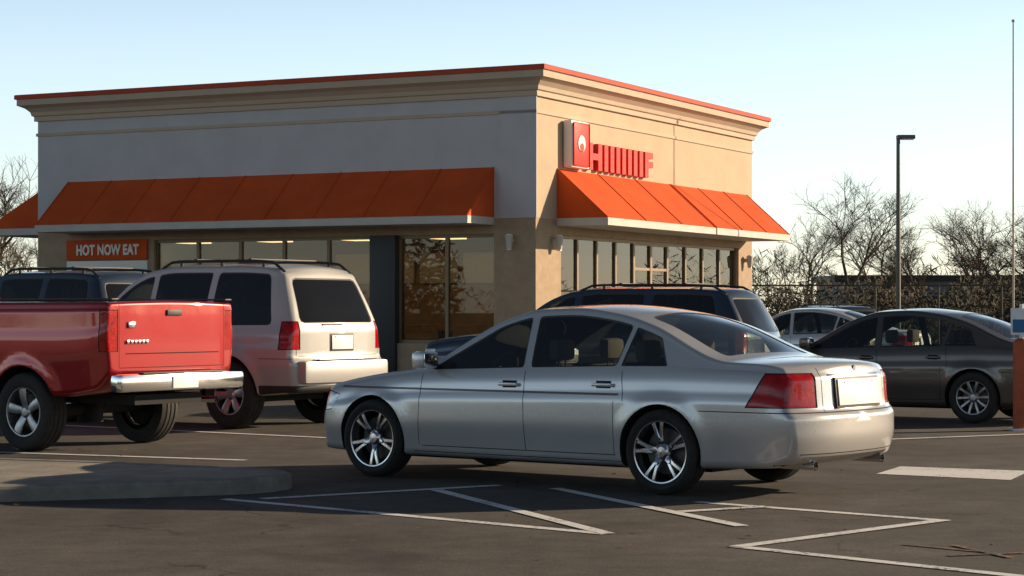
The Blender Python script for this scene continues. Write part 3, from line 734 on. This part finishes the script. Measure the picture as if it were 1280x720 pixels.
def textmesh(body,size,ext,off,sp,mapf,mat,name):
    c=bpy.data.curves.new('t','FONT'); c.body=body; c.size=size; c.extrude=ext; c.offset=off; c.space_character=sp
    to=link(bpy.data.objects.new('t',c)); dg=bpy.context.evaluated_depsgraph_get(); tm=bpy.data.meshes.new_from_object(to.evaluated_get(dg)); bpy.data.objects.remove(to)
    xs=[v.co.x for v in tm.vertices]; ys=[v.co.y for v in tm.vertices]; wx=max(xs)-min(xs); wy=max(ys)-min(ys)
    for v in tm.vertices: v.co=Vector(mapf((v.co.x-min(xs))/wx,(v.co.y-min(ys))/wy,v.co.z))
    tm.materials.clear(); tm.materials.append(mat); tm.update()
    link(bpy.data.objects.new(name,tm),B)
textmesh('HIIIIIIIF',.7,.05,.035,1.15,lambda a,b,d:(.07+d,2.25+a*3.35,4.38+b*.56),M['signr'],'sign_letters')
textmesh('HOT NOW EAT',.3,.01,.012,1.05,lambda a,b,d:(-11.3+a*1.7,-.075-d,2.68+b*.24),M['signw'],'banner_letters')
def ringloft(name,prof,mats,mis):
    V=[];F=[];mi=[]
    for o,z in prof: V+=[(-LX-o,-o,z),(o,-o,z),(o,LY+o,z),(-LX-o,LY+o,z)]
    for k in range(len(prof)-1):
        for i in range(4): F.append((k*4+i,k*4+(i+1)%4,k*4+4+(i+1)%4,k*4+4+i)); mi.append(mis[k])
    return meshobj(name,V,F,mats,B,mi)
ringloft('cornice',[(-.05,5.70),(.06,5.70),(.06,5.80),(.10,5.82),(.12,5.90),(.20,5.98),(.30,6.03),(.33,6.04),(.33,6.17),(.35,6.175),(.37,6.18),(.37,6.265),(.35,6.28),(-.1,6.28),(-.1,5.72)],[M['trim'],M['cap']],[0]*9+[1]*4+[0])
ringloft('belt_band',[(.002,5.36),(.03,5.365),(.03,5.43),(.002,5.435)],[M['trim']],[0,0,0])
def awning(name,t0,t1,side,zt=4.32,zb=3.32,pr=1.12,fh=.15,mats=None,nseam=None):
    bm=bmesh.new()
    def P(t,d,z):
        if side=='L': return Vector((-t,-d,z))
        if side=='F': return Vector((d,t,z))
        if side=='E': return Vector((-LX-d,t,z))
    def quad(a,b,c,d,mi):
        f=bm.faces.new([bm.verts.new(x) for x in (a,b,c,d)]); f.material_index=mi
    g=.004
    quad(P(t0,g,zt),P(t1,g,zt),P(t1,pr,zb),P(t0,pr,zb),0)
    quad(P(t0,pr,zb),P(t1,pr,zb),P(t1,pr+.012,zb-.02),P(t0,pr+.012,zb-.02),1)
    quad(P(t0,pr+.012,zb-.02),P(t1,pr+.012,zb-.02),P(t1,pr+.012,zb-fh),P(t0,pr+.012,zb-fh),1)
    quad(P(t0,pr+.012,zb-fh),P(t1,pr+.012,zb-fh),P(t1,g,zb-fh),P(t0,g,zb-fh),1)
    for t in (t0,t1):
        f=bm.faces.new([bm.verts.new(x) for x in (P(t,g,zt),P(t,pr,zb),P(t,g,zb))]); f.material_index=0
        quad(P(t,g,zb),P(t,pr,zb),P(t,pr+.012,zb-fh),P(t,g,zb-fh),1)
    n=nseam or int((t1-t0)/1.15)
    for i in range(n+1):
        t=t0+.02+(t1-t0-.04)*i/n
        hh=.016
        a0,a1=P(t-.009,g,zt),P(t+.009,g,zt); b0,b1=P(t-.009,pr,zb),P(t+.009,pr,zb)
        up=(P(0,.67*hh,.74*hh)-P(0,0,0))
        quad(a0+up,a1+up,b1+up,b0+up,0); quad(a0,a0+up,b0+up,b0,0); quad(a1,a1+up,b1+up,b1,0); quad(b0,b0+up,b1+up,b1,0)
    bmesh.ops.recalc_face_normals(bm,faces=bm.faces)
    return bmobj(name,bm,[M['awn'],M['fasc']],B)
awning('left_awning',.92,11.6,'L'); awning('front_awning_a',.95,6.80,'F',nseam=3); awning('front_awning_b',6.88,11.75,'F',nseam=3); awning('end_awning',.1,9.0,'E',zt=4.15,pr=1.6)
def sconce(name,p,n):
    bm=bmesh.new(); p=Vector(p); n=Vector(n)
    addcyl(bm,p,p+n*.1,.05,.05,10,0); c=p+n*.14
    addcyl(bm,c-Vector((0,0,.16)),c+Vector((0,0,.10)),.055,.085,14,0); addcyl(bm,c+Vector((0,0,.102)),c+Vector((0,0,.13)),.07,.05,14,1)
    addcyl(bm,c-Vector((0,0,.19)),c-Vector((0,0,.162)),.05,.045,14,1)
    bmobj(name,bm,[M['fasc'],M['signw']],B,40)
sconce('wall_lamp_1',(-.52,0,2.85),(0,-1,0)); sconce('wall_lamp_2',(0,.78,2.85),(1,0,0)); sconce('wall_lamp_3',(0,11.6,2.7),(1,0,0))
fw('logo_box',1.2,2.05,4.36,5.32,M['signw'],.02,.22,.04); fw('logo_face',1.25,2.0,4.40,5.28,M['signr'],.222,.235,.03)
bm=bmesh.new()
addcyl(bm,(.236,1.62,4.86),(.25,1.62,4.86),.17,.17,24,0); addcyl(bm,(.251,1.62,4.78),(.258,1.62,4.78),.07,.09,16,1)
bmobj('logo_mark',bm,[M['signw'],M['signr']],B,40)
fw('sign_rail',2.25,5.6,4.60,4.66,M['fasc'],.004,.018)
bw=[(-LX-1.6,-1.9),(1.2,-1.9),(1.9,-1.2),(1.9,LY+1),(-LX-1.6,LY+1)]
ca,sa=math.cos(math.radians(-27)),math.sin(math.radians(-27))
slab('building_pavement',[(.467+x*ca-y*sa,40.97+x*sa+y*ca) for x,y in bw],.12,M['conc'],M['kerb'])
# foliage / twig mass helper
def leafmass(name,blobs,n,size,mats,seed=1,thin=.4,up=0):
    rnd=random.Random(seed); V=[];F=[];mi=[]
    tot=sum(b[3]*b[4]*b[5] for b in blobs)
    for b in blobs:
        k=int(n*b[3]*b[4]*b[5]/tot)
        for _ in range(k):
            u=Vector((rnd.gauss(0,1),rnd.gauss(0,1),rnd.gauss(0,1))).normalized()*(rnd.random()**.4)
            c=Vector((b[0]+u.x*b[3],b[1]+u.y*b[4],max(.05,b[2]+u.z*b[5])))
            s=size*rnd.uniform(.5,1.4); a=Vector((rnd.gauss(0,1),rnd.gauss(0,1),rnd.gauss(0,1)+up)).normalized(); q=a.orthogonal().normalized()
            i=len(V); V+=[tuple(c-a*s),tuple(c+q*s*thin),tuple(c+a*s),tuple(c-q*s*thin)]; F.append((i,i+1,i+2,i+3)); mi.append(rnd.randrange(len(mats)))
    return meshobj(name,V,F,mats,None,mi)
LF=[pmat('evergreen_dark',(.022,.028,.014),.9),pmat('evergreen_mid',(.05,.052,.025),.9),pmat('twig_brown',(.10,.07,.045),.95),pmat('twig_dark',(.045,.034,.026),.95)]
rnd=random.Random(5)
bl=[]
for i in range(170):
    a=-math.pi*.5+2*math.pi*i/170+rnd.uniform(-.02,.02)
    r=rnd.uniform(108,130); x,y=r*math.sin(a)*1.0,r*math.cos(a)+5
    h=rnd.uniform(1.8,3.6); bl.append((x,y,h*.7,rnd.uniform(3,5),rnd.uniform(2.5,4),h))
leafmass('distant_tree_line',bl,100000,.42,LF[2:]+LF[3:]+LF[:1],3,thin=.10,up=1.5)
bl=[(11+i*1.7+rnd.uniform(-.5,.5),84+rnd.uniform(-2,2),1.0,rnd.uniform(1.4,2.2),1.6,rnd.uniform(1.0,2.1)) for i in range(24)]
leafmass('hedge',bl,50000,.12,LF,4,thin=.3)
bl=[(-17+i*1.0,52+rnd.uniform(-.4,.4),1.1,.9,.9,rnd.uniform(1.3,1.7)) for i in range(7)]
leafmass('hedge',bl,12000,.08,LF[:2]+LF[3:],6)
# tree line added out of view behind the camera to darken reflections in glass
bl=[]
for i in range(56):
    a=math.radians(95+172*i/55+rnd.uniform(-1,1)); r=rnd.uniform(68,80)
    h=rnd.uniform(2.6,4.8); bl.append((r*math.sin(a),r*math.cos(a)-4,h*.8,rnd.uniform(2.5,4),rnd.uniform(2,3.5),h))
leafmass('distant_tree_line',bl,60000,.40,[LF[1],LF[2],LF[0]],8,thin=.35)
M['bark']=pmat('bark',(.10,.075,.055),.95,var=.3,vscale=6)
def tree(name,x,y,h,seed,spread=.5,r0=None,lv=6,me=None,rz=0,sc=1):
    if me is not None:
        o=link(bpy.data.objects.new(name,me)); o.location=(x,y,0); o.rotation_euler=(0,0,rz); o.scale=(sc,sc,sc*h); return me
    rnd=random.Random(seed); V=[];F=[]
    def tube(p,q,r1,r2,n):
        d=(q-p).normalized(); a=d.orthogonal().normalized(); b=d.cross(a); i=len(V)
        for c,r in ((p,r1),(q,r2)):
            for k in range(n): t=2*math.pi*k/n; V.append(tuple(c+(a*math.cos(t)+b*math.sin(t))*r))
        for k in range(n): F.append((i+k,i+(k+1)%n,i+n+(k+1)%n,i+n+k))
    def grow(p,d,L,r,lev):
        ns=3 if lev>2 else 2; q=p
        for s in range(ns):
            d=(d+Vector((rnd.gauss(0,.12),rnd.gauss(0,.12),rnd.gauss(0,.08)+.03))).normalized()
            nq=q+d*L/ns; rr=r*(1-.25*(s+1)/ns); tube(q,nq,r*(1-.25*s/ns),rr,6 if lev>3 else 3); 
            if lev>0 and lev<lv:
                for _ in range(1 if lev>2 else 2):
                    if rnd.random()<.75:
                        o=Vector((rnd.gauss(0,1),rnd.gauss(0,1),rnd.gauss(0,.5))).normalized(); grow(nq,(d*.6+o*(spread+.25)+Vector((0,0,.15))).normalized(),L*rnd.uniform(.45,.7),rr*.5,lev-1 if lev<4 else lev-2)
            q=nq
        if lev>0:
            for _ in range(rnd.choice((2,3)) if lev>1 else 2):
                o=Vector((rnd.gauss(0,1),rnd.gauss(0,1),rnd.gauss(0,.35))).normalized()
                grow(q,(d+o*spread).normalized(),L*rnd.uniform(.66,.85),max(.006,r*.60),lev-1)
    grow(Vector((0,0,0)),Vector((0,0,1)),h*.27,r0 or h*.016,lv)
    o=meshobj(name,V,F,M['bark']); o.location=(x,y,0); return o.data
t1=tree('bare_tree',15.4,92,8.2,11,.62); t2=tree('bare_tree',18.0,90,6.6,13,.6); t3=tree('bare_tree',20.6,88,6.8,12,.75); t4=tree('bare_tree',22.6,90,6.4,17,.7)
tree('bare_tree',-18.0,72,8.4,14,.55); 
rr=random.Random(31); T4=[t1,t2,t3,t4]
for x,y,s in ((12.3,98,.62),(24.6,93,.95),(14.0,97,.8),(17,99,.85),(19.3,95,.85),(21.6,97,.9),(23.6,99,.95),(-16.2,76,.75),(-19.5,80,.9),(26.5,96,1),(29,94,1.),(32,97,1),(36,93,1),(40,97,1.),(-24,80,1),(-28,84,1.1)):
    tree('bare_tree',x,y,1,0,me=rr.choice(T4),rz=rr.uniform(0,6),sc=s)
bm=bmesh.new()
for i in range(19):
    x=9+i*2.4; addcyl(bm,(x,79,0),(x,79,2.45),.04,.04,8)
addcyl(bm,(9,79,2.42),(52,79,2.42),.03,.03,6); addcyl(bm,(9,79,1.3),(52,79,1.3),.025,.025,6)
bmobj('rail_fence',bm,[pmat('fence_metal',(.06,.055,.05),.6)])
lb=empty('low_grey_building',(24,108,0))
M['lbw']=pmat('grey_siding',(.20,.20,.21),.85,var=.1,vscale=1)
box('walls',-7,9,0,8,0,3.0,M['lbw'],lb); box('roof',-7.3,9.3,-.3,8.3,3.002,3.3,M['dark'],lb)
for k in range(5): box('window_%d'%k,-6+k*3,-4.6+k*3,-.04,-.003,1.0,2.2,M['dark'],lb)
def lamp(name,x,y,h,r,head=True):
    par=empty(name,(x,y,0)); mt=M['lampm']
    bm=bmesh.new(); addcyl(bm,(0,0,0),(0,0,.6),.22,.22,16); addcyl(bm,(0,0,.6),(0,0,h),r*1.3,r,12); bmobj('pole',bm,[mt],par,40)
    if head:
        bm=bmesh.new(); addbox(bm,-.05,.55,-.17,.17,h-.02,h+.12,0,.03); addbox(bm,.1,.5,-.13,.13,h-.04,h-.021,1); bmobj('luminaire',bm,[mt,M['clear']],par,40)
M['lampm']=pmat('lamp_metal',(.11,.10,.09),.5,metal=.4)
lamp('street_lamp',13.0,70,7.25,.065)
pp=empty('flag_pole',(12.05,50,0)); bm=bmesh.new(); addcyl(bm,(0,0,0),(0,0,8.4),.03,.018,10); addcyl(bm,(0,0,8.4),(0,0,8.46),.04,.04,10); addcyl(bm,(0,0,0),(0,0,.1),.15,.13,12); bmobj('pole',bm,[M['fasc']],pp,40)
po=empty('bollard_post',(6.22,25.4,0)); 
M['bolr']=pmat('bollard_orange',(.42,.085,.03),.6,var=.25,vscale=6); M['blue']=pmat('blue_paint',(.03,.14,.35),.5)
bm=bmesh.new(); addcyl(bm,(0,0,0),(0,0,1.08),.10,.10,20,0); addcyl(bm,(0,0,1.08),(0,0,1.13),.10,.05,20,0); addcyl(bm,(0,0,1.1),(0,0,1.55),.025,.025,10,1)
addbox(bm,-.13,.17,-.02,.02,1.17,1.50,1,.015); addbox(bm,-.11,.15,-.026,-.021,1.2,1.36,2); addbox(bm,-.13,.13,-.13,.13,.0,.03,1,.01); bmobj('post',bm,[M['bolr'],M['plate'],M['blue']],po,40)
rnd=random.Random(9); V=[];F=[]
for _ in range(420):
    if rnd.random()<.6: t=rnd.random(); x=-9+6.3*t+rnd.gauss(0,.1); y=15.1+.85*t-abs(rnd.gauss(0,.12)); z=.012
    else: x=rnd.uniform(-7,4.5); y=rnd.uniform(12,24); z=.016
    s=rnd.uniform(.012,.03); a=rnd.uniform(0,6); i=len(V)
    for k in range(4): V.append((x+s*math.cos(a+k*1.57)*(1 if k%2 else .55),y+s*math.sin(a+k*1.57)*(1 if k%2 else .55),z+rnd.uniform(0,.012)))
    F.append((i,i+1,i+2,i+3))
meshobj('fallen_leaves',V,F,pmat('dead_leaf',(.16,.085,.035),.9))
# ---------------------------------------------------------------- light & camera
EL=math.radians(17); PH=math.radians(18)
w=bpy.data.worlds.new('World'); scene.world=w; w.use_nodes=True; nt=w.node_tree
bg=nt.nodes['Background']; sk=nt.nodes.new('ShaderNodeTexSky'); sk.sky_type='NISHITA'; sk.sun_disc=False
sk.sun_elevation=EL; sk.sun_rotation=math.pi/2-PH; sk.air_density=1.0; sk.dust_density=.4; sk.ozone_density=1.5
gm=nt.nodes.new('ShaderNodeGamma'); gm.inputs[1].default_value=.66
mt=nt.nodes.new('ShaderNodeMix'); mt.data_type='RGBA'; mt.blend_type='MULTIPLY'; mt.inputs['Factor'].default_value=1; mt.inputs['B'].default_value=(1.04,1.08,1.16,1)
nt.links.new(sk.outputs[0],gm.inputs[0]); nt.links.new(gm.outputs[0],mt.inputs['A'])
# bright hazy horizon band fading to a deeper zenith
tc=nt.nodes.new('ShaderNodeTexCoord'); sp=nt.nodes.new('ShaderNodeSeparateXYZ'); nt.links.new(tc.outputs['Generated'],sp.inputs[0])
mr=nt.nodes.new('ShaderNodeMapRange'); mr.interpolation_type='SMOOTHSTEP'
mr.inputs['From Min'].default_value=.10; mr.inputs['From Max'].default_value=.34; mr.inputs['To Min'].default_value=1; mr.inputs['To Max'].default_value=.16
nt.links.new(sp.outputs['Z'],mr.inputs['Value'])
vm=nt.nodes.new('ShaderNodeVectorMath'); vm.operation='SCALE'; nt.links.new(mt.outputs['Result'],vm.inputs[0]); nt.links.new(mr.outputs[0],vm.inputs['Scale'])
nt.links.new(vm.outputs[0],bg.inputs[0]); bg.inputs[1].default_value=.335
sd=bpy.data.lights.new('sun','SUN'); sd.energy=7.5; sd.angle=math.radians(.5); sd.color=(1,.78,.53)
so=link(bpy.data.objects.new('sun',sd)); D=Vector((math.cos(PH)*math.cos(EL),math.sin(PH)*math.cos(EL),math.sin(EL)))
so.rotation_euler=D.to_track_quat('Z','Y').to_euler()
cam=bpy.data.cameras.new('camera'); cam.lens=36*2600/1280; cam.sensor_width=36; cam.shift_y=28/1280; cam.clip_end=3000; cam.clip_start=.1
co=link(bpy.data.objects.new('camera',cam)); co.location=(0,0,1.47); co.rotation_euler=(math.pi/2,0,0); scene.camera=co
scene.view_settings.view_transform='Standard'; scene.view_settings.look='None'; scene.view_settings.exposure=0
